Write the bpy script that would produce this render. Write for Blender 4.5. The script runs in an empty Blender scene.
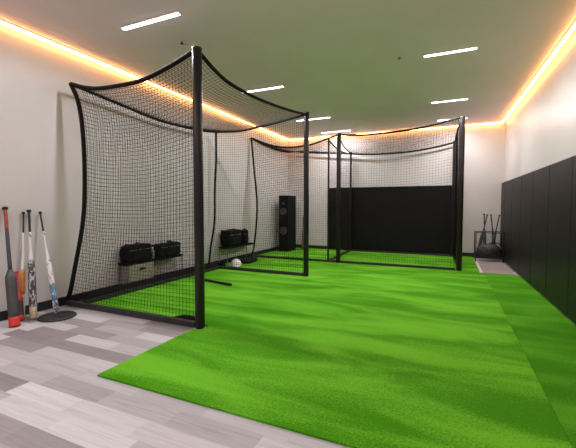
import bpy, bmesh, math, random
from mathutils import Vector, Matrix
random.seed(7)
SC = bpy.context.scene
COL = SC.collection
PI = math.pi
H = 1.15            # camera height
CEIL = 2.955
XL = -4.07          # left wall face
YB = 9.01           # back wall face
YF = -2.6           # front wall (behind the camera)
TURF = 0.012
def xr(y):          # right wall face, very slightly out of square
    return 1.055 + (YB - y) * 0.021
RANG = math.atan(0.021)

# ------------------------------------------------------------------ materials
def new_mat(name):
    m = bpy.data.materials.new(name); m.use_nodes = True
    nt = m.node_tree; b = nt.nodes['Principled BSDF']
    return m, nt, b
def N(nt, kind, **kw):
    n = nt.nodes.new(kind)
    for k, v in kw.items():
        setattr(n, k, v)
    return n
def coord(nt, scale=(1, 1, 1), out='Object'):
    tc = N(nt, 'ShaderNodeTexCoord'); mp = N(nt, 'ShaderNodeMapping')
    nt.links.new(tc.outputs[out], mp.inputs['Vector'])
    mp.inputs['Scale'].default_value = scale
    return mp.outputs['Vector']
def ramp(nt, fac, stops):
    r = N(nt, 'ShaderNodeValToRGB')
    while len(r.color_ramp.elements) < len(stops): r.color_ramp.elements.new(0.5)
    for e, (p, c) in zip(r.color_ramp.elements, stops):
        e.position = p; e.color = (*c, 1)
    nt.links.new(fac, r.inputs['Fac'])
    return r
def simple(name, col, rough=0.5, metal=0.0, var=0.12, scale=18, bump=0.0, bscale=120, spec=None):
    m, nt, b = new_mat(name)
    v = coord(nt)
    n = N(nt, 'ShaderNodeTexNoise'); n.inputs['Scale'].default_value = scale; n.inputs['Detail'].default_value = 4
    nt.links.new(v, n.inputs['Vector'])
    lo = tuple(max(0, c * (1 - var)) for c in col); hi = tuple(min(1, c * (1 + var)) for c in col)
    r = ramp(nt, n.outputs['Fac'], [(0.3, lo), (0.7, hi)])
    nt.links.new(r.outputs['Color'], b.inputs['Base Color'])
    b.inputs['Roughness'].default_value = rough; b.inputs['Metallic'].default_value = metal
    if spec is not None: b.inputs['Specular IOR Level'].default_value = spec
    if bump:
        n2 = N(nt, 'ShaderNodeTexNoise'); n2.inputs['Scale'].default_value = bscale; n2.inputs['Detail'].default_value = 3
        nt.links.new(v, n2.inputs['Vector'])
        bp = N(nt, 'ShaderNodeBump'); bp.inputs['Strength'].default_value = bump; bp.inputs['Distance'].default_value = 0.004
        nt.links.new(n2.outputs['Fac'], bp.inputs['Height']); nt.links.new(bp.outputs['Normal'], b.inputs['Normal'])
    return m
def emit(name, col, strength):
    m, nt, b = new_mat(name)
    b.inputs['Base Color'].default_value = (*col, 1)
    b.inputs['Emission Color'].default_value = (*col, 1)
    b.inputs['Emission Strength'].default_value = strength
    return m

M = {}
M['wall'] = simple('wall_paint', (0.535, 0.497, 0.485), 0.42, var=0.02, scale=3, bump=0.08, bscale=260)
M['ceiling'] = simple('ceiling_paint', (0.90, 0.73, 0.79), 0.85, var=0.02, scale=2, bump=0.05, bscale=200)
M['black_trim'] = simple('black_trim_paint', (0.012, 0.011, 0.012), 0.45, var=0.2)
M['steel'] = simple('black_powder_coat', (0.012, 0.0095, 0.011), 0.36, spec=0.32, var=0.25, scale=40, bump=0.1, bscale=400)
M['rail'] = simple('dark_rail_coat', (0.02, 0.0185, 0.023), 0.42, var=0.25, scale=30)
M['rope'] = simple('black_webbing', (0.009, 0.0078, 0.0085), 0.85, spec=0.2, var=0.3, scale=80, bump=0.3, bscale=500)
M['net'] = simple('black_netting', (0.010, 0.0085, 0.009), 0.9, spec=0.1, var=0.2)
M['pad'] = simple('black_brown_vinyl', (0.0085, 0.0066, 0.006), 0.45, spec=0.22, var=0.12, scale=2.5, bump=0.12, bscale=350)
M['backpad'] = simple('matt_black_vinyl', (0.0055, 0.0048, 0.0048), 0.75, var=0.15, scale=3, bump=0.1, bscale=300, spec=0.15)
M['fabric'] = simple('black_nylon', (0.004, 0.004, 0.004), 0.75, spec=0.12, var=0.3, scale=60, bump=0.3, bscale=300)
M['fabric2'] = simple('charcoal_nylon', (0.006, 0.0062, 0.007), 0.7, spec=0.15, var=0.3, scale=60, bump=0.3, bscale=300)
M['grey'] = simple('grey_plastic', (0.16, 0.16, 0.17), 0.5, var=0.2)
M['olive'] = simple('olive_canvas', (0.30, 0.29, 0.22), 0.85, var=0.12, scale=40, bump=0.2)
M['white_plastic'] = simple('white_gloss_plastic', (0.72, 0.71, 0.70), 0.3, var=0.04)
M['white_metal'] = simple('white_fixture_paint', (0.7, 0.7, 0.7), 0.4, var=0.03)
M['red'] = simple('red_rubber', (0.55, 0.035, 0.022), 0.5, var=0.15)
M['redgrip'] = simple('red_grip_tape', (0.30, 0.045, 0.035), 0.7, var=0.35, scale=40)
M['blackgrip'] = simple('black_grip_tape', (0.016, 0.013, 0.012), 0.8, var=0.4, scale=60)
M['charcoal'] = simple('charcoal_barrel_coat', (0.05, 0.048, 0.052), 0.45, var=0.2, scale=14)
M['navy'] = simple('dark_blue_shaft_coat', (0.03, 0.035, 0.06), 0.3, var=0.3, scale=40)
M['orange'] = simple('orange_shaft_coat', (0.75, 0.27, 0.05), 0.35, var=0.2, scale=20)
M['tan'] = simple('tan_end_wrap', (0.42, 0.34, 0.25), 0.5, var=0.3, scale=50)
M['mat'] = simple('taupe_rubber_mat', (0.27, 0.235, 0.225), 0.8, var=0.1, scale=30, bump=0.2)
M['matedge'] = simple('pale_mat_edge', (0.62, 0.59, 0.56), 0.6, var=0.05)
M['brown'] = simple('brown_stained_wood', (0.11, 0.05, 0.032), 0.5, var=0.3)
M['cone'] = simple('dark_grey_cone', (0.03, 0.033, 0.038), 0.45, var=0.2)
M['led'] = emit('warm_led', (1.0, 0.47, 0.155), 16.5)
M['tube'] = emit('cool_white_diffuser', (0.98, 0.965, 1.0), 9.0)
def graphic_mat(name, light, dark, accent=None, s=30, thr=0.5):
    m, nt, b = new_mat(name)
    v = coord(nt, (1, 1, 0.45))
    n = N(nt, 'ShaderNodeTexNoise'); n.inputs['Scale'].default_value = s; n.inputs['Detail'].default_value = 2
    n.inputs['Distortion'].default_value = 1.2
    nt.links.new(v, n.inputs['Vector'])
    st = [(0.0, light), (thr - 0.02, light), (thr + 0.02, dark)]
    if accent: st += [(thr + 0.13, dark), (thr + 0.15, accent)]
    r = ramp(nt, n.outputs['Fac'], st)
    nt.links.new(r.outputs['Color'], b.inputs['Base Color']); b.inputs['Roughness'].default_value = 0.3
    return m
M['gfx_white'] = graphic_mat('white_shaft_with_dark_graphics', (0.62, 0.6, 0.6), (0.09, 0.08, 0.1), s=22, thr=0.6)
M['gfx_dark'] = graphic_mat('black_barrel_with_pale_graphics', (0.05, 0.048, 0.055), (0.42, 0.42, 0.43), s=30, thr=0.52)
M['gfx_blue'] = graphic_mat('blue_and_white_graphics', (0.06, 0.16, 0.27), (0.42, 0.5, 0.56), s=34, thr=0.55)
M['gfx_base'] = graphic_mat('grey_violet_graphics', (0.38, 0.36, 0.42), (0.07, 0.05, 0.09), s=34, thr=0.5)

# wood-look vinyl planks laid along x
def plank_mat():
    m, nt, b = new_mat('grey_wood_planks')
    L = nt.links.new
    tc = N(nt, 'ShaderNodeTexCoord'); sp = N(nt, 'ShaderNodeSeparateXYZ'); L(tc.outputs['Object'], sp.inputs[0])
    def math_(op, a, bb=None, c=None):
        n = N(nt, 'ShaderNodeMath', operation=op)
        for i, q in enumerate((a, bb, c)):
            if q is None: continue
            if isinstance(q, (int, float)): n.inputs[i].default_value = q
            else: L(q, n.inputs[i])
        return n.outputs[0]
    PW, PL = 0.1435, 0.52
    yr = math_('DIVIDE', math_('ADD', sp.outputs['Y'], 10 * PW - 0.9615 + 7 * 0.0), PW)
    row = math_('FLOOR', yr)
    wn = N(nt, 'ShaderNodeTexWhiteNoise', noise_dimensions='1D'); L(row, wn.inputs['W'])
    xs = math_('ADD', math_('DIVIDE', sp.outputs['X'], PL), math_('MULTIPLY', wn.outputs['Value'], 7.0))
    colm = math_('FLOOR', xs)
    cmb = N(nt, 'ShaderNodeCombineXYZ'); L(row, cmb.inputs['X']); L(colm, cmb.inputs['Y'])
    w2 = N(nt, 'ShaderNodeTexWhiteNoise', noise_dimensions='3D'); L(cmb.outputs[0], w2.inputs['Vector'])
    tone = ramp(nt, w2.outputs['Value'], [(0.0, (0.211, 0.194, 0.204)), (0.2, (0.282, 0.266, 0.278)), (0.45, (0.387, 0.376, 0.396)),
                                         (0.72, (0.475, 0.465, 0.488)), (1.0, (0.546, 0.542, 0.571))])
    # grain, stretched along the boards and shifted per board
    sh = N(nt, 'ShaderNodeVectorMath', operation='MULTIPLY_ADD')
    L(tc.outputs['Object'], sh.inputs[0]); sh.inputs[1].default_value = (1.6, 34, 1); L(w2.outputs['Color'], sh.inputs[2])
    sc2 = N(nt, 'ShaderNodeVectorMath', operation='ADD'); L(sh.outputs[0], sc2.inputs[0])
    big = N(nt, 'ShaderNodeVectorMath', operation='SCALE'); L(w2.outputs['Color'], big.inputs[0]); big.inputs['Scale'].default_value = 30
    L(big.outputs[0], sc2.inputs[1])
    g = N(nt, 'ShaderNodeTexNoise'); g.inputs['Scale'].default_value = 1.6; g.inputs['Detail'].default_value = 5; g.inputs['Roughness'].default_value = 0.65
    L(sc2.outputs[0], g.inputs['Vector'])
    gr = ramp(nt, g.outputs['Fac'], [(0.25, (0.78, 0.77, 0.77)), (0.5, (1, 1, 1)), (0.8, (1.12, 1.12, 1.12))])
    mx = N(nt, 'ShaderNodeMix', data_type='RGBA', blend_type='MULTIPLY'); mx.inputs['Factor'].default_value = 1
    L(tone.outputs['Color'], mx.inputs[6]); L(gr.outputs['Color'], mx.inputs[7])
    # joints
    fy = math_('FRACT', yr); fx = math_('FRACT', xs)
    ey = math_('MULTIPLY', math_('MINIMUM', fy, math_('SUBTRACT', 1.0, fy)), PW)
    ex = math_('MULTIPLY', math_('MINIMUM', fx, math_('SUBTRACT', 1.0, fx)), PL)
    e = math_('MINIMUM', ey, ex)
    jr = ramp(nt, math_('MULTIPLY', e, 100.0), [(0.0, (0.72, 0.70, 0.69)), (0.16, (1, 1, 1))])
    mj = N(nt, 'ShaderNodeMix', data_type='RGBA', blend_type='MULTIPLY'); mj.inputs['Factor'].default_value = 0.7
    L(mx.outputs[2], mj.inputs[6]); L(jr.outputs['Color'], mj.inputs[7])
    L(mj.outputs[2], b.inputs['Base Color'])
    b.inputs['Roughness'].default_value = 0.48; b.inputs['Specular IOR Level'].default_value = 0.35
    bp = N(nt, 'ShaderNodeBump'); bp.inputs['Strength'].default_value = 0.08; bp.inputs['Distance'].default_value = 0.002
    L(g.outputs['Fac'], bp.inputs['Height']); L(bp.outputs['Normal'], b.inputs['Normal'])
    return m
M['planks'] = plank_mat()

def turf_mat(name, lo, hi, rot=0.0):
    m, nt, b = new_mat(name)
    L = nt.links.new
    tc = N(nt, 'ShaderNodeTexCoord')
    # lighter and darker sheen of the brushed pile, painted into the colour as broad waves
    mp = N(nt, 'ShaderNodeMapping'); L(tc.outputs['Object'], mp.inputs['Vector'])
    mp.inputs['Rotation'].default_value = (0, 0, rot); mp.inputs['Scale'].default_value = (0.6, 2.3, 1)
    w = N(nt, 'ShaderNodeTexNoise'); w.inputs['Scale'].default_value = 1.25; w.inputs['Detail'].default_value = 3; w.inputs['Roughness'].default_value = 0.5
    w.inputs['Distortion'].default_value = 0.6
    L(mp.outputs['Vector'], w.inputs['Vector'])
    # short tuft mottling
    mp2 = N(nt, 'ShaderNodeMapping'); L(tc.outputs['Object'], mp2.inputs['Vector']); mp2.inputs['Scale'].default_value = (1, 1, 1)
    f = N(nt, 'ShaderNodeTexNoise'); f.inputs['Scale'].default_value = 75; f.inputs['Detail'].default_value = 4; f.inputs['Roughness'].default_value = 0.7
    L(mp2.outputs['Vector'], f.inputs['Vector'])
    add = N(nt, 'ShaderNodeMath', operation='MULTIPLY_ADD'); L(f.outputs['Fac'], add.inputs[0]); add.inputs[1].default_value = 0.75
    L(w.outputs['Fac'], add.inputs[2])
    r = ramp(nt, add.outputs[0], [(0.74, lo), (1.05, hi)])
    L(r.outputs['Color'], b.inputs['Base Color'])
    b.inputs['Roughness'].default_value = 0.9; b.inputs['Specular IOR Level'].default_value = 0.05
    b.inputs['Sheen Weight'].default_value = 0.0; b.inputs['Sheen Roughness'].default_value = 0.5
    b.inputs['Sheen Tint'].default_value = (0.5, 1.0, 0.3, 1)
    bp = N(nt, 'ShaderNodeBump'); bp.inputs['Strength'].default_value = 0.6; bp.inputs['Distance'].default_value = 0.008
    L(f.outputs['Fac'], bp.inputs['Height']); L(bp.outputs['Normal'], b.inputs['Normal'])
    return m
M['turf'] = turf_mat('green_turf_painted_sheen', (0.046, 0.215, 0.004), (0.135, 0.415, 0.022), 0.65)
M['turf2'] = turf_mat('green_turf_painted_dark_nap_sheen', (0.040, 0.190, 0.004), (0.080, 0.30, 0.012), 0.5)  # same turf, its darker look from the nap direction painted into the colours
M['turf_edge'] = simple('dark_green_turf_backing', (0.03, 0.09, 0.012), 0.9)

# ------------------------------------------------------------------ mesh helpers
def link(name, bm, mat, parent=None, smooth=False):
    me = bpy.data.meshes.new(name)
    bmesh.ops.recalc_face_normals(bm, faces=bm.faces[:])
    bm.to_mesh(me); bm.free()
    me.materials.append(mat)
    if smooth:
        for p in me.polygons: p.use_smooth = True
    o = bpy.data.objects.new(name, me); COL.objects.link(o)
    if parent: o.parent = parent
    return o
def tag(o, label=None, cat=None, group=None, kind=None):
    if label: o['label'] = label
    if cat: o['category'] = cat
    if group: o['group'] = group
    if kind: o['kind'] = kind
    return o
def empty(name, loc=(0, 0, 0), rot=None):
    o = bpy.data.objects.new(name, None); COL.objects.link(o); o.location = loc
    o.empty_display_size = 0.1
    if rot is not None: o.rotation_euler = rot
    return o
def box(bm, x0, y0, z0, x1, y1, z1, bev=0.0, seg=2, mat=None):
    r = bmesh.ops.create_cube(bm, size=1)
    vs = r['verts']
    for v in vs:
        v.co = Vector((x0 if v.co.x < 0 else x1, y0 if v.co.y < 0 else y1, z0 if v.co.z < 0 else z1))
    if bev:
        es = list({e for v in vs for e in v.link_edges})
        q = bmesh.ops.bevel(bm, geom=es, offset=bev, segments=seg, affect='EDGES', profile=0.6)
        vs = list({v for f in q['faces'] for v in f.verts} | {v for v in vs if v.is_valid})
    if mat is not None:
        for v in vs: v.co = mat @ v.co
    return vs
def tube_pts(bm, pts, r, n=8, cap=True, square=False):
    pts = [Vector(p) for p in pts]
    rs = r if isinstance(r, (list, tuple)) else [r] * len(pts)
    t = (pts[1] - pts[0]).normalized()
    up = Vector((0, 0, 1)) if abs(t.z) < 0.9 else Vector((1, 0, 0))
    nrm = (up - t * up.dot(t)).normalized()
    rings = []
    for i, p in enumerate(pts):
        a = pts[max(i - 1, 0)]; b = pts[min(i + 1, len(pts) - 1)]
        t = (b - a).normalized()
        nrm = (nrm - t * nrm.dot(t)).normalized(); bi = t.cross(nrm)
        off = PI / 4 if square else 0
        rings.append([bm.verts.new(p + (nrm * math.cos(2 * PI * k / n + off) + bi * math.sin(2 * PI * k / n + off)) * rs[i]) for k in range(n)])
    for a, b in zip(rings, rings[1:]):
        for k in range(n): bm.faces.new((a[k], a[(k + 1) % n], b[(k + 1) % n], b[k]))
    if cap and n > 2:
        bm.faces.new(rings[0]); bm.faces.new(rings[-1])
def lathe(bm, prof, n=20):
    rings = []
    for r, z in prof:
        rings.append([bm.verts.new((r * math.cos(2 * PI * k / n), r * math.sin(2 * PI * k / n), z)) for k in range(n)])
    for a, b in zip(rings, rings[1:]):
        for k in range(n): bm.faces.new((a[k], a[(k + 1) % n], b[(k + 1) % n], b[k]))
    bm.faces.new(rings[0]); bm.faces.new(rings[-1])
def spline(pts, m=8):
    P = [Vector(p) for p in pts]
    P = [P[0] * 2 - P[1]] + P + [P[-1] * 2 - P[-2]]
    out = []
    for i in range(1, len(P) - 2):
        a, b, c, d = P[i - 1:i + 3]
        for k in range(m):
            t = k / m
            out.append(0.5 * ((2 * b) + (c - a) * t + (2 * a - 5 * b + 4 * c - d) * t * t + (3 * b - a - 3 * c + d) * t ** 3))
    out.append(P[-2])
    return out
def resample(pts, n):
    P = [Vector(p) for p in pts]; d = [0]
    for a, b in zip(P, P[1:]): d.append(d[-1] + (b - a).length)
    out = []
    j = 0
    for i in range(n + 1):
        s = d[-1] * i / n
        while j < len(P) - 2 and d[j + 1] < s: j += 1
        L = d[j + 1] - d[j]
        out.append(P[j].lerp(P[j + 1], (s - d[j]) / L if L else 0))
    return out
def length(pts):
    return sum((Vector(b) - Vector(a)).length for a, b in zip(pts, pts[1:]))
def net(name, c0, c1, d0, d1, parent, cell=0.042, r=0.0019, billow=None, label=None):
    """square-mesh netting filling the patch: c0 bottom, c1 top (same direction), d0 left, d1 right (bottom to top)"""
    nu = max(2, round(max(length(c0), length(c1)) / cell)); nv = max(2, round(max(length(d0), length(d1)) / cell))
    C0, C1, D0, D1 = resample(c0, nu), resample(c1, nu), resample(d0, nv), resample(d1, nv)
    P00, P10, P01, P11 = C0[0], C0[-1], C1[0], C1[-1]
    nrm = ((P10 - P00).cross(P01 - P00)).normalized()
    def S(i, j):
        u, v = i / nu, j / nv
        p = C0[i] * (1 - v) + C1[i] * v + D0[j] * (1 - u) + D1[j] * u
        p -= P00 * (1 - u) * (1 - v) + P10 * u * (1 - v) + P01 * (1 - u) * v + P11 * u * v
        if billow: p = p + nrm * (billow * math.sin(PI * u) * math.sin(PI * v) * (1 + 0.25 * math.sin(7 * u + 3 * v)))
        return p
    bm = bmesh.new()
    for i in range(nu + 1):
        tube_pts(bm, [S(i, j) for j in range(0, nv + 1, 2)] + ([S(i, nv)] if nv % 2 else []), r, 3, False)
    for j in range(nv + 1):
        tube_pts(bm, [S(i, j) for i in range(0, nu + 1, 2)] + ([S(nu, j)] if nu % 2 else []), r, 3, False)
    o = link(name, bm, M['net'], parent)
    if label: o['label'] = label
    return o
def rope(pts, parent, r=0.022, name='border_rope', m=8):
    bm = bmesh.new(); tube_pts(bm, spline(pts, m), r, 8)
    return link(name, bm, M['rope'], parent, True)
def rail(p, q, parent, w=0.05, h=0.05, z=TURF, name='bottom_rail'):
    bm = bmesh.new()
    p = Vector((p[0], p[1], 0)); q = Vector((q[0], q[1], 0)); d = q - p
    mt = Matrix.Translation((p.x, p.y, z)) @ Matrix.Rotation(math.atan2(d.y, d.x), 4, 'Z')
    box(bm, 0, -w / 2, 0, d.length, w / 2, h, 0.006, 2, mt)
    return link(name, bm, M['rail'], parent)
def pole(x, y, z1, parent, r=0.045, z0=TURF, cap=True):
    # padded upright with a flat steel foot and a cap
    bm = bmesh.new()
    lathe(bm, [(r * 0.9, 0), (r, 0.01), (r, z1 - z0 - 0.012), (r * 0.92, z1 - z0)], 20)
    o = link('pole', bm, M['steel'], parent, False); o.location = (x, y, z0)
    for p in o.data.polygons:
        if abs(p.normal.z) < 0.5: p.use_smooth = True
    if cap:
        bm = bmesh.new(); lathe(bm, [(r * 1.02, 0), (r * 1.05, 0.003), (r * 1.05, 0.014), (r * 0.98, 0.019), (r * 0.4, 0.02)], 20)
        c = link('pole_cap', bm, M['black_trim'], o, True); c.location = (0, 0, z1 - z0 - 0.01)
    return o

# ------------------------------------------------------------------ room shell
def slab(name, x0, y0, z0, x1, y1, z1, mat):
    bm = bmesh.new(); box(bm, x0, y0, z0, x1, y1, z1)
    return tag(link(name, bm, mat), kind='structure')
slab('floor', XL - 0.1, YF - 0.1, -0.1, 1.5, YB + 0.1, 0, M['planks'])
slab('ceiling', XL - 0.1, YF - 0.1, CEIL, 1.5, YB + 0.1, CEIL + 0.1, M['ceiling'])
slab('wall_left', XL - 0.1, YF, 0, XL, YB, CEIL, M['wall'])
slab('wall_back', XL - 0.1, YB, 0, 1.5, YB + 0.1, CEIL, M['wall'])
slab('wall_front', XL - 0.1, YF - 0.1, 0, 1.5, YF, CEIL, M['wall'])
bm = bmesh.new()
vs = [bm.verts.new(c) for c in ((xr(YF), YF, 0), (xr(YB), YB, 0), (1.5, YB, 0), (1.5, YF, 0), (xr(YF), YF, CEIL), (xr(YB), YB, CEIL), (1.5, YB, CEIL), (1.5, YF, CEIL))]
for f in ((0, 1, 2, 3), (4, 5, 6, 7), (0, 1, 5, 4), (1, 2, 6, 5), (2, 3, 7, 6), (3, 0, 4, 7)): bm.faces.new([vs[i] for i in f])
tag(link('wall_right', bm, M['wall']), kind='structure')
bm = bmesh.new(); box(bm, XL, YF, 0, XL + 0.015, YB, 0.098, 0.004)
tag(link('baseboard_left', bm, M['black_trim']), kind='structure')
bm = bmesh.new(); box(bm, XL + 0.015, YB - 0.015, 0, xr(YB) - 0.002, YB, 0.098, 0.004)
tag(link('baseboard_back', bm, M['black_trim']), kind='structure')

# ------------------------------------------------------------------ turf
def grid_slab(poly, z1):
    bm = bmesh.new()
    b = [bm.verts.new((x, y, 0.0)) for x, y in poly]; t = [bm.verts.new((x, y, z1)) for x, y in poly]
    bm.faces.new(t); bm.faces.new(b[::-1])
    n = len(poly)
    for i in range(n): bm.faces.new((b[i], b[(i + 1) % n], t[(i + 1) % n], t[i]))
    return bm
SEAM = 0.552
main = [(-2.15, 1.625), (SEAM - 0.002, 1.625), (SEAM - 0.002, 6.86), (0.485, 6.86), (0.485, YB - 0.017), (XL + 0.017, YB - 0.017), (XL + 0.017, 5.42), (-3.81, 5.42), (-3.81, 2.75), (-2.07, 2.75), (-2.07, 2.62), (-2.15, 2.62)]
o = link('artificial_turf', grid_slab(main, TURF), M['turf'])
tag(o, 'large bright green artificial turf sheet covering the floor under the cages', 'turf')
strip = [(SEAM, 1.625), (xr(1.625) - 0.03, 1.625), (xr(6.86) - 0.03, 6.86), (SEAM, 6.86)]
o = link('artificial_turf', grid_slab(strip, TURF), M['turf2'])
tag(o, 'green turf strip with darker nap sheen painted in, seamed on along the foot of the padded right wall', 'turf')
bm = bmesh.new(); box(bm, XL + 0.017, 2.75, 0, -3.812, 5.418, 0.012, 0.002)
tag(link('trim_1', bm, M['black_trim']), kind='structure')
# grey mat past the end of the strip
r = empty('floor_mat', (0.0, 0.0, 0.0)); tag(r, 'taupe rubber floor mat with pale edging in front of the wire bat rack', 'mat')
bm = bmesh.new(); box(bm, 0.535, 6.90, 0.0, xr(8.2) - 0.06, 8.22, 0.014, 0.003); link('mat_surface', bm, M['mat'], r)
bm = bmesh.new(); box(bm, 0.495, 6.90, 0.0, 0.535, 8.22, 0.018, 0.003); link('edging', bm, M['matedge'], r)

# ------------------------------------------------------------------ wall pads
PADW = 0.826
seams = [YB - 0.02 - 0.33 - PADW * k for k in range(0, 9)]
edges = [YB - 0.02, 8.52, 7.70, 6.88, 6.08, 5.25, 4.42, 3.60]
pl = ['end wall pad, the narrow black one in the far corner above the bat rack',
      'black vinyl wall pad, second from the far corner of the right wall',
      'black vinyl wall pad, third from the far corner, beside the end of the taupe mat',
      'black vinyl wall pad, fourth from the far corner of the right wall',
      'black vinyl wall pad, fifth from the far corner of the right wall',
      'black vinyl wall pad, sixth from the far corner, next to the one the frame cuts',
      'black vinyl wall pad nearest the camera, cut by the right edge of the frame']
for i in range(len(edges) - 1):
    y1, y0 = edges[i], edges[i + 1]
    w = y1 - y0
    root = empty('wall_pad', (xr(y1), y1, TURF), (0, 0, RANG)); tag(root, pl[i], 'wall pad', 'black pads along the right wall')
    bm = bmesh.new(); box(bm, -0.05, -w + 0.003, 0.02, -0.012, -0.003, 1.635, 0.011, 3)
    link('cushion', bm, M['pad'], root)
    bm = bmesh.new(); box(bm, -0.012, -w + 0.004, 0.012, -0.001, -0.004, 1.63); link('backing_board', bm, M['black_trim'], root)

root = empty('backstop_pad', (-1.385, YB, 0.045)); tag(root, 'wide matt black backstop pad covering the lower back wall behind the netting', 'wall pad')
bm = bmesh.new(); box(bm, -1.51, -0.075, 0, 1.51, -0.02, 1.575, 0.012, 3); link('cushion', bm, M['backpad'], root)
bm = bmesh.new(); box(bm, -1.50, -0.0195, 0.005, 1.50, -0.016, 1.57); link('backing_board', bm, M['black_trim'], root)

# ------------------------------------------------------------------ cage 1 (near)
cage = empty('batting_cage', (0, 0, 0)); tag(cage, 'nearest black batting cage, open on the aisle side, its front panel towards the wooden floor', 'batting cage')
A = (-2.125, 2.69); D = (-2.11, 5.38)
YA, YC = 2.70, 5.38
pole(A[0], A[1], 2.575, cage, 0.045, 0.0)
pole(D[0], D[1], 2.63, cage, 0.042)
zb = 0.075
bbow = [(-4.035, YA, zb), (-3.99, YA, 0.16), (-3.92, YA, 0.37), (-3.735, YA, 0.98), (-3.685, YA, 1.5), (-3.70, YA, 2.0), (-3.76, YA, 2.3), (-3.87, YA, 2.505)]
batop = [(-3.87, YA, 2.505), (-3.62, YA, 2.43), (-3.353, YA, 2.393), (-2.85, YA, 2.392), (-2.474, YA, 2.47), (-2.15, YA, 2.57)]
cbow = [(-4.03, YC, zb), (-3.99, YC, 0.38), (-3.90, YC, 0.86), (-3.885, YC, 1.44), (-3.85, YC, 1.98), (-3.847, YC, 2.474)]
cdtop = [(-3.847, YC, 2.474), (-3.365, YC, 2.448), (-2.989, YC, 2.482), (-2.667, YC, 2.52), (-2.134, YC, 2.60)]
adtop = [(-2.13, 2.72, 2.565), (-2.125, 2.95, 2.48), (-2.12, 3.25, 2.425), (-2.12, 3.88, 2.435), (-2.12, 4.716, 2.515), (-2.11, 5.36, 2.60)]
bctop = [(-3.87, 2.70, 2.505), (-3.90, 3.0, 2.49), (-3.93, 3.52, 2.455), (-3.95, 4.17, 2.415), (-3.92, 5.0, 2.44), (-3.847, 5.38, 2.474)]
for p in (bbow, batop): rope(p, cage, 0.023)
for p in (cbow, cdtop, adtop, bctop): rope(p, cage, 0.019)
rail((-4.03, YA - 0.01), (-2.175, YA - 0.01), cage, 0.05, 0.055, 0.0)
rail((-3.83, 2.755), (-3.80, 5.35), cage, 0.045, 0.05)
rail((-4.03, YC), (-2.155, YC), cage, 0.045, 0.05)
zr = 0.06
net('net_panel', [(-4.03, YA, zr), (-2.13, YA, zr)], spline(batop), spline(bbow), [(-2.13, YA, zr), (-2.13, YA, 2.57)], cage, billow=0.05)
net('net_panel', [(-3.83, YA + 0.03, zr), (-3.80, YC, zr)], spline(bctop), spline([(-3.83, YA + 0.03, zr)] + bbow[3:]), spline([(-3.80, YC, zr)] + cbow[2:]), cage, cell=0.046, r=0.0016)
net('net_panel', [(-4.03, YC, zr), (-2.13, YC, zr)], spline(cdtop), spline(cbow), [(-2.13, YC, zr), (-2.13, YC, 2.60)], cage, billow=-0.03)
net('roof_net', spline(batop), spline(cdtop), spline(bctop), spline(adtop), cage, billow=-0.04)
# bunched end of the netting lying at the foot of the near pole
bm = bmesh.new()
tube_pts(bm, spline([(-2.50, YA + 0.05, 0.03), (-2.40, YA + 0.055, 0.05), (-2.28, YA + 0.05, 0.062), (-2.18, YA + 0.045, 0.045)], 5), [0.012 + 0.012 * math.sin(PI * i / 15) for i in range(16)], 8)
link('net_hem', bm, M['rope'], cage, True)
# guy wire from the near pole up to a ceiling hook
bm = bmesh.new(); tube_pts(bm, [(-2.13, 2.70, 2.60), (-2.72, 3.19, CEIL - 0.03)], 0.003, 6)
link('guy_wire', bm, M['steel'], cage)
bm = bmesh.new(); lathe(bm, [(0.018, 0), (0.02, 0.006), (0.008, 0.01), (0.006, 0.03)], 14)
o = link('ceiling_hook', bm, M['steel'], cage, True); o.location = (-2.72, 3.19, CEIL - 0.03)
bm = bmesh.new(); box(bm, -0.006, 2.76, 0.055, 0.006, 5.34, 0.14, 0.002); o = link('net_skirt', bm, M['rope'], cage); o.location = (-3.86, 0, 0); o.rotation_euler = (0, 0, -0.011)

# ------------------------------------------------------------------ cage 2 (far left)
YG, YK = 6.95, 8.88
cage = empty('batting_cage', (0, 0, 0)); tag(cage, 'far left batting cage with thin poles, in front of the tall black speaker', 'batting cage')
ebow = [(-4.03, YG, 0.075), (-3.985, YG, 0.2), (-3.915, YG, 0.72), (-3.895, YG, 1.28), (-3.955, YG, 1.88), (-4.03, YG, 2.651)]
egtop = [(-4.03, YG, 2.651), (-3.6, YG, 2.475), (-3.164, YG, 2.385), (-2.645, YG, 2.405), (-2.266, YG, 2.506), (-2.08, YG, 2.55)]
etop = [(-4.03, YG, 2.651), (-4.04, 7.53, 2.60), (-4.04, 8.3, 2.575), (-4.02, YK, 2.60)]
bltop = [(-4.02, YK, 2.60), (-3.491, YK, 2.58), (-2.854, YK, 2.51), (-2.30, YK, 2.46)]
gktop = [(-2.266, YG, 2.50), (-2.27, 7.6, 2.40), (-2.28, 8.3, 2.40), (-2.28, YK, 2.46)]
for p, rr in ((ebow, 0.021), (egtop, 0.019), (etop, 0.017), (bltop, 0.017), (gktop, 0.015)): rope(p, cage, rr)
pole(-2.245, YG, 2.50, cage, 0.019, cap=False)
pole(-2.285, YK, 2.50, cage, 0.025, cap=False)
rail((-4.04, YG), (-2.08, YG), cage, 0.045, 0.045)
rail((-2.25, YG + 0.03), (-2.28, YK - 0.03), cage, 0.04, 0.045)
c2 = dict(cell=0.05, r=0.0018)
net('net_panel', [(-4.03, YG, 0.05), (-2.25, YG, 0.05)], spline(egtop[:5]), spline(ebow), [(-2.25, YG, 0.05), (-2.25, YG, 2.50)], cage, **c2)
net('net_panel', [(-2.25, YG, 0.05), (-2.28, YK, 0.05)], spline(gktop), [(-2.25, YG, 0.05), (-2.25, YG, 2.5)], [(-2.28, YK, 0.05), (-2.28, YK, 2.46)], cage, **c2)
net('roof_net', spline(egtop[:5]), spline(bltop), spline(etop), spline(gktop), cage, **c2)

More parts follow.
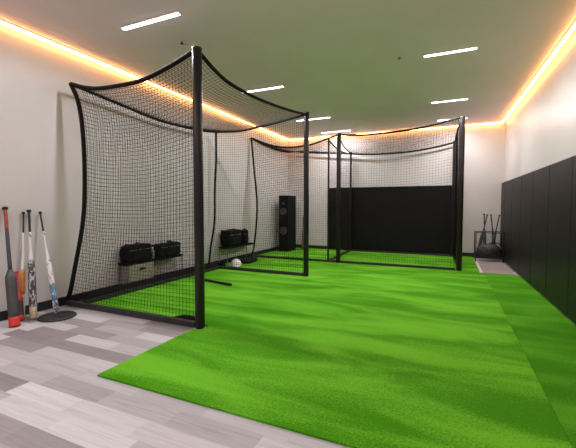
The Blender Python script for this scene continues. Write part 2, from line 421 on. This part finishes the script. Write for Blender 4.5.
# ------------------------------------------------------------------ cage 3 (far right)
cage = empty('batting_cage', (0, 0, 0)); tag(cage, 'far right batting cage with thick front poles, in front of the wide backstop pad', 'batting cage')
G = (-2.03, 6.94); Hh = (0.165, 6.97)
pole(G[0], G[1], 2.575, cage, 0.042)
pole(Hh[0], Hh[1], 2.685, cage, 0.047)
pole(0.06, YK, 2.60, cage, 0.028, cap=False)
ghtop = [(-2.03, YG, 2.562), (-1.75, YG, 2.53), (-1.44, YG, 2.515), (-0.608, YG, 2.55), (0.15, YG, 2.68)]
kktop = [(-2.25, YK, 2.45), (-1.849, YK, 2.412), (-1.3, YK, 2.405), (-0.819, YK, 2.425), (-0.3, YK, 2.49), (0.075, YK, 2.57)]
hktop = [(0.16, YG, 2.675), (0.11, 7.6, 2.62), (0.085, 8.3, 2.595), (0.08, YK, 2.575)]
gk2 = [(-2.04, YG, 2.55), (-2.12, 7.6, 2.44), (-2.2, 8.3, 2.43), (-2.25, YK, 2.45)]
for p, rr in ((ghtop, 0.019), (kktop, 0.020), (hktop, 0.016), (gk2, 0.012)): rope(p, cage, rr)
rail((-1.985, YG), (0.11, YG), cage, 0.045, 0.045)
rail((-2.25, YK), (0.06, YK), cage, 0.04, 0.04)
rail((0.16, YG + 0.06), (0.09, YK - 0.03), cage, 0.04, 0.045)
net('net_panel', [(-2.03, YG, 0.05), (0.13, YG, 0.05)], spline(ghtop), [(-2.03, YG, 0.05), (-2.03, YG, 2.562)], [(0.13, YG, 0.05), (0.15, YG, 2.68)], cage, **c2)
net('net_panel', [(0.16, YG, 0.05), (0.09, YK, 0.05)], spline(hktop), [(0.16, YG, 0.05), (0.16, YG, 2.67)], [(0.09, YK, 0.05), (0.09, YK, 2.57)], cage, **c2)
net('roof_net', spline(ghtop), spline(kktop), spline(gk2), spline(hktop), cage, **c2)

# ------------------------------------------------------------------ linear ceiling lights
def area(name, loc, sx, sy, power, col, rot=(0, 0, 0), spread=PI):
    L = bpy.data.lights.new(name, 'AREA'); L.shape = 'RECTANGLE'; L.size = sx; L.size_y = sy; L.energy = power; L.color = col; L.spread = spread
    o = bpy.data.objects.new(name, L); COL.objects.link(o); o.location = loc; o.rotation_euler = rot
    return o
base = None
FL = 0.74
lights = [(-2.70, 2.71, 'white linear ceiling light above the nearest cage, first of the left row'),
          (-2.68, 4.96, 'white linear ceiling light seen right of the nearest pole, second of the left row'),
          (-2.62, 7.05, 'white linear ceiling light behind the second thick pole, third of the left row'),
          (-2.55, 8.45, 'white linear ceiling light over the back wall, farthest of the left row'),
          (-0.04, 4.68, 'white linear ceiling light alone over the open turf, largest of the right row'),
          (-0.05, 6.80, 'white linear ceiling light left of the far right pole top, middle of the right row'),
          (0.0, 8.25, 'white linear ceiling light nearest the back wall, farthest of the right row'),
          (-0.04, -0.4, 'unseen white linear ceiling light added for brightness behind the camera on the right side'),  # unseen: this and the next two are added to brighten the room
          (-2.74, 0.3, 'unseen white linear ceiling light added for brightness behind the camera on the left side'),
          (-2.74, -1.6, 'unseen white linear ceiling light added for brightness in the rear left of the room behind the camera')]
hb = bmesh.new(); box(hb, -FL / 2, -0.03, -0.012, FL / 2, 0.03, 0, 0.003)
db = bmesh.new(); box(db, -FL / 2 + 0.012, -0.021, -0.017, FL / 2 - 0.012, 0.021, -0.010, 0.002)
proto = empty('ceiling_light'); ph = link('housing', hb, M['white_metal'], proto); pd = link('diffuser', db, M['tube'], proto)
PW_ = 29
for i, (x, y, lb) in enumerate(lights):
    if i == 0: c = proto
    else:
        c = proto.copy(); COL.objects.link(c)
        for ch in (ph, pd):
            q = ch.copy(); COL.objects.link(q); q.parent = c
    k = 0.78 if (x > -1 and y > 4) else 1.0
    c.location = (x, y, CEIL); c.scale = (k, 1, 1)
    tag(c, lb, 'ceiling light', 'linear lights on the ceiling')
    area('lamp_glow', (x, y, CEIL - 0.022), (FL - 0.04) * k, 0.04, PW_, (0.97, 0.965, 1.0))

# ------------------------------------------------------------------ warm LED cove strips
def led(label, p, q, inward):
    d = Vector(q) - Vector(p); L = d.length
    root = empty('led_strip', p, (0, 0, math.atan2(d.y, d.x))); tag(root, label, 'light strip', 'warm light strips around the ceiling edge')
    s = inward
    bm = bmesh.new(); box(bm, 0, min(0.042 * s, 0.078 * s), -0.012, L, max(0.042 * s, 0.078 * s), 0.0, 0.001); link('channel', bm, M['white_metal'], root)
    bm = bmesh.new(); box(bm, 0.01, min(0.048 * s, 0.072 * s), -0.036, L - 0.01, max(0.048 * s, 0.072 * s), -0.012, 0.003); link('diffuser', bm, M['led'], root)
led('warm glowing light strip along the top of the left wall', (XL, YF + 0.1, CEIL), (XL, YB - 0.06, CEIL), -1)
led('warm glowing light strip along the top of the back wall', (XL + 0.06, YB, CEIL), (xr(YB) - 0.06, YB, CEIL), -1)
led('warm glowing light strip along the top of the right wall above the pads', (xr(YF), YF + 0.1, CEIL), (xr(YB), YB - 0.06, CEIL), 1)
# small sprinkler on the ceiling
r = empty('ceiling_sensor', (-0.60, 4.62, CEIL)); tag(r, 'tiny round grey sensor on the ceiling left of the largest right row light', 'sensor')
bm = bmesh.new(); lathe(bm, [(0.022, 0), (0.022, -0.006), (0.012, -0.01), (0.008, -0.022)], 16); link('sensor_body', bm, M['grey'], r, True)

# ------------------------------------------------------------------ bats
def bat(bottom, top, radius, sections, label, group, name='baseball_bat', profile='bat', flat=False):
    """sections: list of (name, t0, t1, material); the profile is one turned shape cut into its coloured parts"""
    b = Vector(bottom); t = Vector(top); d = t - b; L = d.length
    root = empty(name, b); root.rotation_mode = 'QUATERNION'; root.rotation_quaternion = d.to_track_quat('Z', 'Y')
    tag(root, label, 'bat', group)
    def rad(u):
        hr = radius * 0.34
        if profile == 'bat':
            if u < 0.02: return radius * (0.75 + 0.25 * u / 0.02)
            if u < 0.44: return radius
            if u < 0.66:
                s = (u - 0.44) / 0.22; s = s * s * (3 - 2 * s); return radius * (1 - s) + hr * s
            if u < 0.975: return hr
            return radius * 0.62
        if profile == 'stick': return radius
        if profile == 'sleeve':     # fat sleeve low down, thin shaft above
            if u < 0.40: return radius
            if u < 0.47: return radius * (1 - (u - 0.40) / 0.07 * 0.62)
            if u < 0.975: return radius * (0.38 - 0.08 * (u - 0.47)) 
            return radius * 0.55
    for nm, u0, u1, mt in sections:
        bm = bmesh.new(); k = max(3, int((u1 - u0) * 44))
        pr = [(rad(u0 + (u1 - u0) * i / k * 0.9999 + 1e-5), (u0 + (u1 - u0) * i / k) * L) for i in range(k + 1)]
        if nm == 'knob':
            rr = pr[-1][0]; z0, z1 = u0 * L, u1 * L
            pr = [(rr * 0.7, z0), (rr, z0 + (z1 - z0) * .35), (rr * 1.02, z0 + (z1 - z0) * .75), (rr * 0.8, z1)]
        lathe(bm, pr, 18)
        link(nm, bm, M[mt], root, True)
    return root
BG = 'bats leaning on the left wall'
bat((-3.76, 1.99, 0.004), (-4.04, 2.092, 1.14), 0.046,
    [('end_cap', 0, 0.075, 'red'), ('barrel', 0.075, 0.47, 'charcoal'), ('shaft', 0.47, 0.80, 'navy'), ('grip', 0.80, 0.975, 'redgrip'), ('knob', 0.975, 1, 'blackgrip')],
    'tall bat with fat charcoal barrel, red end cap and red grip, leftmost against the wall', BG, profile='sleeve')
bat((-3.885, 2.11, 0.006), (-4.035, 2.17, 0.48), 0.034,
    [('end_cap', 0, 0.10, 'red'), ('barrel', 0.10, 0.40, 'charcoal'), ('shaft', 0.40, 0.975, 'red'), ('knob', 0.975, 1, 'red')],
    'short red and black training bat standing behind the charcoal barrelled one', BG)
bat((-3.975, 2.178, 0.006), (-4.045, 2.262, 1.09), 0.021,
    [('barrel', 0, 0.22, 'gfx_white'), ('orange_band', 0.22, 0.44, 'orange'), ('shaft', 0.44, 0.80, 'white_plastic'), ('grip', 0.80, 0.975, 'blackgrip'), ('knob', 0.975, 1, 'blackgrip')],
    'slim white bat with an orange band, tucked behind the short red one', BG)
bat((-3.82, 2.195, 0.006), (-4.03, 2.308, 1.11), 0.034,
    [('end_cap', 0, 0.11, 'tan'), ('barrel', 0.11, 0.52, 'gfx_dark'), ('shaft', 0.52, 0.79, 'gfx_white'), ('grip', 0.79, 0.975, 'blackgrip'), ('knob', 0.975, 1, 'blackgrip')],
    'bat with black and white patterned barrel and tan tip, left of the round base', BG)
# the bat standing on a round rubber base
base = empty('round_base', (-3.68, 2.345, 0.0)); tag(base, 'flat round black rubber base on the wooden floor under the blue banded bat', 'base')
bm = bmesh.new(); lathe(bm, [(0.165, 0), (0.172, 0.004), (0.172, 0.014), (0.165, 0.021), (0.04, 0.023)], 48); link('base_plate', bm, M['black_trim'], base, True)
bm = bmesh.new(); lathe(bm, [(0.036, 0.0225), (0.034, 0.028), (0.028, 0.032)], 24); link('socket', bm, M['rail'], base, True)
bat((-3.68, 2.343, 0.042), (-4.035, 2.423, 1.088), 0.026,
    [('end_cap', 0, 0.12, 'gfx_base'), ('barrel', 0.12, 0.27, 'gfx_blue'), ('shaft', 0.27, 0.80, 'gfx_white'), ('grip', 0.80, 0.975, 'blackgrip'), ('knob', 0.975, 1, 'blackgrip')],
    'slim white bat with a blue band, standing on the flat round black base', BG)

# ------------------------------------------------------------------ soft bags and benches
def softbox(sx, sy, sz, e=0.35, n=20, sag=0.0, seed=1, amp=0.006):
    """rounded bag body, centre of its base at the origin"""
    rnd = random.Random(seed); ph = [rnd.uniform(0, 6) for _ in range(6)]
    bm = bmesh.new()
    bmesh.ops.create_uvsphere(bm, u_segments=n * 2, v_segments=n, radius=1)
    def sg(v): return math.copysign(abs(v) ** e, v)
    for v in bm.verts:
        x, y, z = v.co
        l = math.atan2(y, x); p = math.asin(max(-1, min(1, z)))
        X = sg(math.cos(p)) * sg(math.cos(l)); Y = sg(math.cos(p)) * sg(math.sin(l)); Z = sg(math.sin(p))
        w = amp * (math.sin(9 * Y + ph[0]) + math.sin(7 * X + 5 * Z + ph[1]) + 0.6 * math.sin(15 * Y + 8 * X + ph[2]))
        top = max(0, Z)
        v.co = Vector((X * (sx / 2 + w), Y * (sy / 2 + w), (Z * 0.5 + 0.5) * sz + (w - sag * (1 - abs(Y)) * 0) * top - sag * top * math.cos(Y * PI / 2) * -1))
    return bm
def bag(loc, size, label, group, rotz=0, mat='fabric', seed=1, name='duffel_bag', e=0.3):
    sx, sy, sz = size
    root = empty(name, loc, (0, 0, rotz)); tag(root, label, 'bag', group)
    link('bag_body', softbox(sx, sy, sz, e, seed=seed), M[mat], root, True)
    bm = bmesh.new()
    for s in (-1, 1):
        tube_pts(bm, spline([(sx * 0.5 + 0.004, s * sy * 0.12 - sy * 0.08, sz * 0.5), (sx * 0.5 + 0.014, s * sy * 0.10, sz * 0.86), (sx * 0.3, s * sy * 0.05, sz + 0.022), (0.0, 0, sz + 0.012)], 5), 0.007, 6)
    link('handle', bm, M['fabric2'], root, True)
    bm = bmesh.new(); box(bm, sx * 0.5 + 0.001, -sy * 0.42, sz * 0.70, sx * 0.5 + 0.007, sy * 0.42, sz * 0.725); link('zip', bm, M['grey'], root)
    bm = bmesh.new(); box(bm, sx * 0.5 - 0.002, -sy * 0.28, sz * 0.15, sx * 0.5 + 0.014, sy * 0.28, sz * 0.58, 0.008); link('pocket', bm, M['fabric2'], root)
    return root
def bench(x0, x1, y0, y1, zs, label, th=0.022):
    root = empty('bench', ((x0 + x1) / 2, (y0 + y1) / 2, TURF)); tag(root, label, 'bench', None)
    hx, hy = (x1 - x0) / 2, (y1 - y0) / 2; z = zs - TURF
    bm = bmesh.new(); box(bm, -hx, -hy, z - th, hx, hy, z, 0.008); link('seat', bm, M['fabric'], root)
    bm = bmesh.new()
    for yy in (-hy + 0.02, hy - 0.02): tube_pts(bm, [(-hx + 0.02, yy, z - th - 0.008), (hx - 0.02, yy, z - th - 0.008)], 0.008, 8)
    tube_pts(bm, [(hx - 0.02, -hy + 0.02, z - th - 0.008), (hx - 0.02, hy - 0.02, z - th - 0.008)], 0.008, 8)
    link('seat_frame', bm, M['steel'], root)
    for sx in (-1, 1):
        for sy in (-1, 1):
            bm = bmesh.new(); tube_pts(bm, [(sx * (hx - 0.02), sy * (hy - 0.02), z - th - 0.008), (sx * (hx - 0.012), sy * (hy - 0.01), 0.0)], 0.007, 8)
            link('leg', bm, M['grey'], root)
    return root
bench(-4.05, -3.87, 3.40, 4.50, 0.385, 'low black bench on thin legs inside the nearest cage, holding two black bags')
bag((-3.955, 3.625, 0.386), (0.18, 0.43, 0.235), 'long black duffel bag at the near end of the bench in the nearest cage', 'bags in the nearest cage', seed=2)
bag((-3.96, 4.235, 0.386), (0.17, 0.47, 0.205), 'shorter black bag at the far end of the bench in the nearest cage', 'bags in the nearest cage', mat='fabric2', seed=5)
r = empty('water_bottle', (-3.93, 3.905, 0.386)); tag(r, 'small clear grey bottle between the two black bags on the bench', 'bottle')
bm = bmesh.new(); lathe(bm, [(0.026, 0), (0.03, 0.01), (0.03, 0.11), (0.016, 0.135), (0.014, 0.14)], 18); link('bottle_body', bm, M['grey'], r, True)
bm = bmesh.new(); lathe(bm, [(0.016, 0.14), (0.016, 0.162), (0.012, 0.168)], 16); link('cap', bm, M['white_plastic'], r, True)
r = empty('storage_bin', (-3.96, 3.66, TURF)); tag(r, 'olive grey canvas bin under the near end of the bench', 'bin')
bm = bmesh.new(); vs = box(bm, -0.085, -0.22, 0, 0.085, 0.22, 0.34, 0.02, 3); link('bin_body', bm, M['olive'], r)
bm = bmesh.new(); box(bm, 0.086, -0.05, 0.26, 0.096, 0.05, 0.285, 0.004); link('handle', bm, M['fabric'], r)

bench(-4.05, -3.84, 5.70, 6.74, 0.36, 'small black bench on thin legs between the nearest cage and the far left cage')
bag((-3.945, 6.0, 0.361), (0.20, 0.50, 0.315), 'tall boxy black bag on the small bench between the cages', 'bags between the cages', seed=9, e=0.22)
bag((-3.945, 6.43, 0.361), (0.18, 0.22, 0.29), 'upright black backpack leaning beside the boxy bag on the small bench', 'bags between the cages', seed=11, e=0.45, name='backpack')

# helmet and gear on the turf
def helmet(loc, rotz, label):
    root = empty('batting_helmet', loc, (0, 0, rotz)); tag(root, label, 'helmet')
    bm = bmesh.new(); bmesh.ops.create_uvsphere(bm, u_segments=32, v_segments=20, radius=1)
    bmesh.ops.delete(bm, geom=[v for v in bm.verts if v.co.z < -0.35], context='VERTS')
    for v in bm.verts:
        x, y, z = v.co; zz = z + 0.35
        v.co = Vector((x * 0.125, y * 0.1, zz * 0.105))
    bmesh.ops.solidify(bm, geom=bm.faces[:], thickness=0.006)
    link('shell', bm, M['white_plastic'], root, True)
    bm = bmesh.new(); pts = []
    for k in range(13):
        a = -1.0 + 2.0 * k / 12; pts.append((a, 0.115 * math.cos(a), 0.095 * math.sin(a), 0.03))
    lo, up_ = [], []
    for a, x, y, z in pts:
        e = 0.055 * math.cos(a * 1.4)
        lo.append((bm.verts.new((x, y, z)), bm.verts.new((x + e * 1.0, y * 1.05, z - 0.012)))); up_.append((bm.verts.new((x, y, z + 0.006)), bm.verts.new((x + e, y * 1.05, z - 0.006))))
    for i in range(12):
        bm.faces.new((lo[i][0], lo[i][1], lo[i + 1][1], lo[i + 1][0])); bm.faces.new((up_[i][0], up_[i][1], up_[i + 1][1], up_[i + 1][0]))
        bm.faces.new((lo[i][1], lo[i + 1][1], up_[i + 1][1], up_[i][1])); bm.faces.new((lo[i][0], lo[i + 1][0], up_[i + 1][0], up_[i][0]))
    bmesh.ops.remove_doubles(bm, verts=bm.verts[:], dist=1e-5)
    link('brim', bm, M['white_plastic'], root, True)
    for s in (-1, 1):
        bm = bmesh.new(); lathe(bm, [(0.018, -0.003), (0.02, 0), (0.018, 0.003)], 14); o = link('ear_hole_ring', bm, M['grey'], root, True)
        o.location = (-0.01, s * 0.098, 0.045); o.rotation_euler = (PI / 2, 0, 0)
helmet((-3.66, 5.72, TURF), -0.9, 'white batting helmet lying on the turf in front of the small bench')
bag((-3.86, 5.53, TURF), (0.12, 0.12, 0.09), 'small black glove pouch on the turf against the wall left of the white helmet', None, seed=21, name='glove_pouch', e=0.6)
bag((-3.70, 6.25, TURF), (0.20, 0.50, 0.075), 'flat black gear roll on the turf right of the white helmet', None, mat='navy' if False else 'fabric2', seed=23, name='gear_roll', e=0.5)
# black stick on the turf inside the nearest cage
bat((-2.82, 4.27, TURF + 0.019), (-3.42, 4.40, TURF + 0.019), 0.018,
    [('barrel', 0, 0.5, 'steel'), ('shaft', 0.5, 0.75, 'steel'), ('grip', 0.75, 0.975, 'blackgrip'), ('knob', 0.975, 1, 'blackgrip')],
    'thin black stick bat lying flat on the turf right of the nearest pole', None, profile='stick')

# ------------------------------------------------------------------ speaker tower
r = empty('speaker_tower', (-3.765, 8.30, TURF)); tag(r, 'tall narrow black speaker cabinet with two grey cones near the back left corner', 'speaker')
hx, hy, hz = 0.125, 0.25, 1.40
bm = bmesh.new(); box(bm, -hx, -hy, 0.02, hx, hy, hz, 0.008); link('cabinet', bm, M['fabric'], r)
bm = bmesh.new(); box(bm, -hx - 0.01, -hy - 0.01, 0, hx + 0.01, hy + 0.01, 0.02, 0.003); link('plinth', bm, M['rail'], r)
for z, rr in ((1.0, 0.075), (0.52, 0.085)):
    bm = bmesh.new(); lathe(bm, [(rr * 1.18, 0), (rr * 1.18, 0.01), (rr, 0.014), (rr * 0.9, 0.006), (rr * 0.4, 0.002), (rr * 0.36, 0.012), (rr * 0.1, 0.02)], 28)
    o = link('cone', bm, M['cone'], r, True); o.location = (0.0, -hy, z); o.rotation_euler = (PI / 2, 0, 0)
bm = bmesh.new(); lathe(bm, [(0.032, 0), (0.032, 0.006), (0.012, 0.01)], 20); o = link('tweeter', bm, M['cone'], r, True); o.location = (0.0, -hy, 1.2); o.rotation_euler = (PI / 2, 0, 0)
WB = 'wooden bats leaning beside the speaker'
for i, (bx, tx, mt, lb) in enumerate(((-3.50, -3.60, 'brown', 'brown bat leaning on the back wall right of the speaker, nearer to it'), (-3.38, -3.52, 'blackgrip', 'dark bat leaning on the back wall, farther from the speaker'))):
    bat((bx, 8.62 if i else 8.66, TURF + 0.012), (tx, YB - 0.03, 0.80 if i else 0.86), 0.03, [('barrel', 0, 0.5, mt), ('shaft', 0.5, 0.78, mt), ('grip', 0.78, 0.975, 'blackgrip'), ('knob', 0.975, 1, 'blackgrip')], lb, WB)

# ------------------------------------------------------------------ bat rack, back right
X0, X1, Y0, Y1, ZT = 0.505, 1.0, 8.34, 8.78, 0.60
r = empty('bat_rack', (X0, Y0, 0)); tag(r, 'black wire frame bat rack in the far right corner behind the taupe mat', 'rack')
W, Dp = X1 - X0, Y1 - Y0
def tb(name, segs, rad, mt='steel'):
    bm = bmesh.new()
    for a, b in segs: tube_pts(bm, [a, b], rad, 8)
    return link(name, bm, M[mt], r)
for x in (0, W):
    for y in (0, Dp): tb('leg', [((x, y, 0), (x, y, ZT))], 0.0095)
tb('top_frame', [((0, 0, ZT), (W, 0, ZT)), ((W, 0, ZT), (W, Dp, ZT)), ((W, Dp, ZT), (0, Dp, ZT)), ((0, Dp, ZT), (0, 0, ZT))], 0.009)
tb('bottom_frame', [((0, 0, 0.08), (W, 0, 0.08)), ((W, 0, 0.08), (W, Dp, 0.08)), ((W, Dp, 0.08), (0, Dp, 0.08)), ((0, Dp, 0.08), (0, 0, 0.08))], 0.009)
tb('base_wires', [((W * k / 8, 0, 0.085), (W * k / 8, Dp, 0.085)) for k in range(1, 8)], 0.004)
bag((X0 + 0.25, Y0 + 0.165, 0.092), (0.44, 0.28, 0.27), 'rounded dark grey ball bag resting in the bottom of the bat rack', None, mat='cone', seed=31, name='ball_bag', e=0.9)
RG = 'bats standing in the wire rack'
for bt, tp, lb in (((0.56, 8.75, 0.10), (0.735, 8.745, 0.97), 'bat in the wire rack with its foot farthest left, leaning right'),
                   ((0.70, 8.682, 0.10), (0.665, 8.65, 0.985), 'bat in the wire rack standing almost straight, its grip farthest left'),
                   ((0.90, 8.75, 0.10), (0.80, 8.745, 0.97), 'third bat in the wire rack, leaning left'),
                   ((0.80, 8.682, 0.10), (0.95, 8.65, 0.965), 'rightmost bat in the wire rack, leaning right against the padded corner')):
    bat(bt, tp, 0.032, [('barrel', 0, 0.5, 'charcoal'), ('shaft', 0.5, 0.76, 'charcoal'), ('grip', 0.76, 0.975, 'blackgrip'), ('knob', 0.975, 1, 'blackgrip')], lb, RG)

# ------------------------------------------------------------------ world, camera, view
w = bpy.data.worlds.new('world'); SC.world = w; w.use_nodes = True
w.node_tree.nodes['Background'].inputs['Color'].default_value = (0.5, 0.5, 0.52, 1)
w.node_tree.nodes['Background'].inputs['Strength'].default_value = 0.05
cd = bpy.data.cameras.new('camera'); cam = bpy.data.objects.new('camera', cd); COL.objects.link(cam)
cd.sensor_width = 36; cd.lens = 358 / 576 * 36; cd.clip_start = 0.02
cam.location = (0, 0, H)
cam.rotation_euler = (PI / 2 - math.atan(18 / 358), 0, math.radians(24.32))
SC.camera = cam
vs = SC.view_settings; vs.view_transform = 'Standard'; vs.look = 'None'; vs.gamma = 1; vs.use_curve_mapping = False; vs.exposure = 0.13
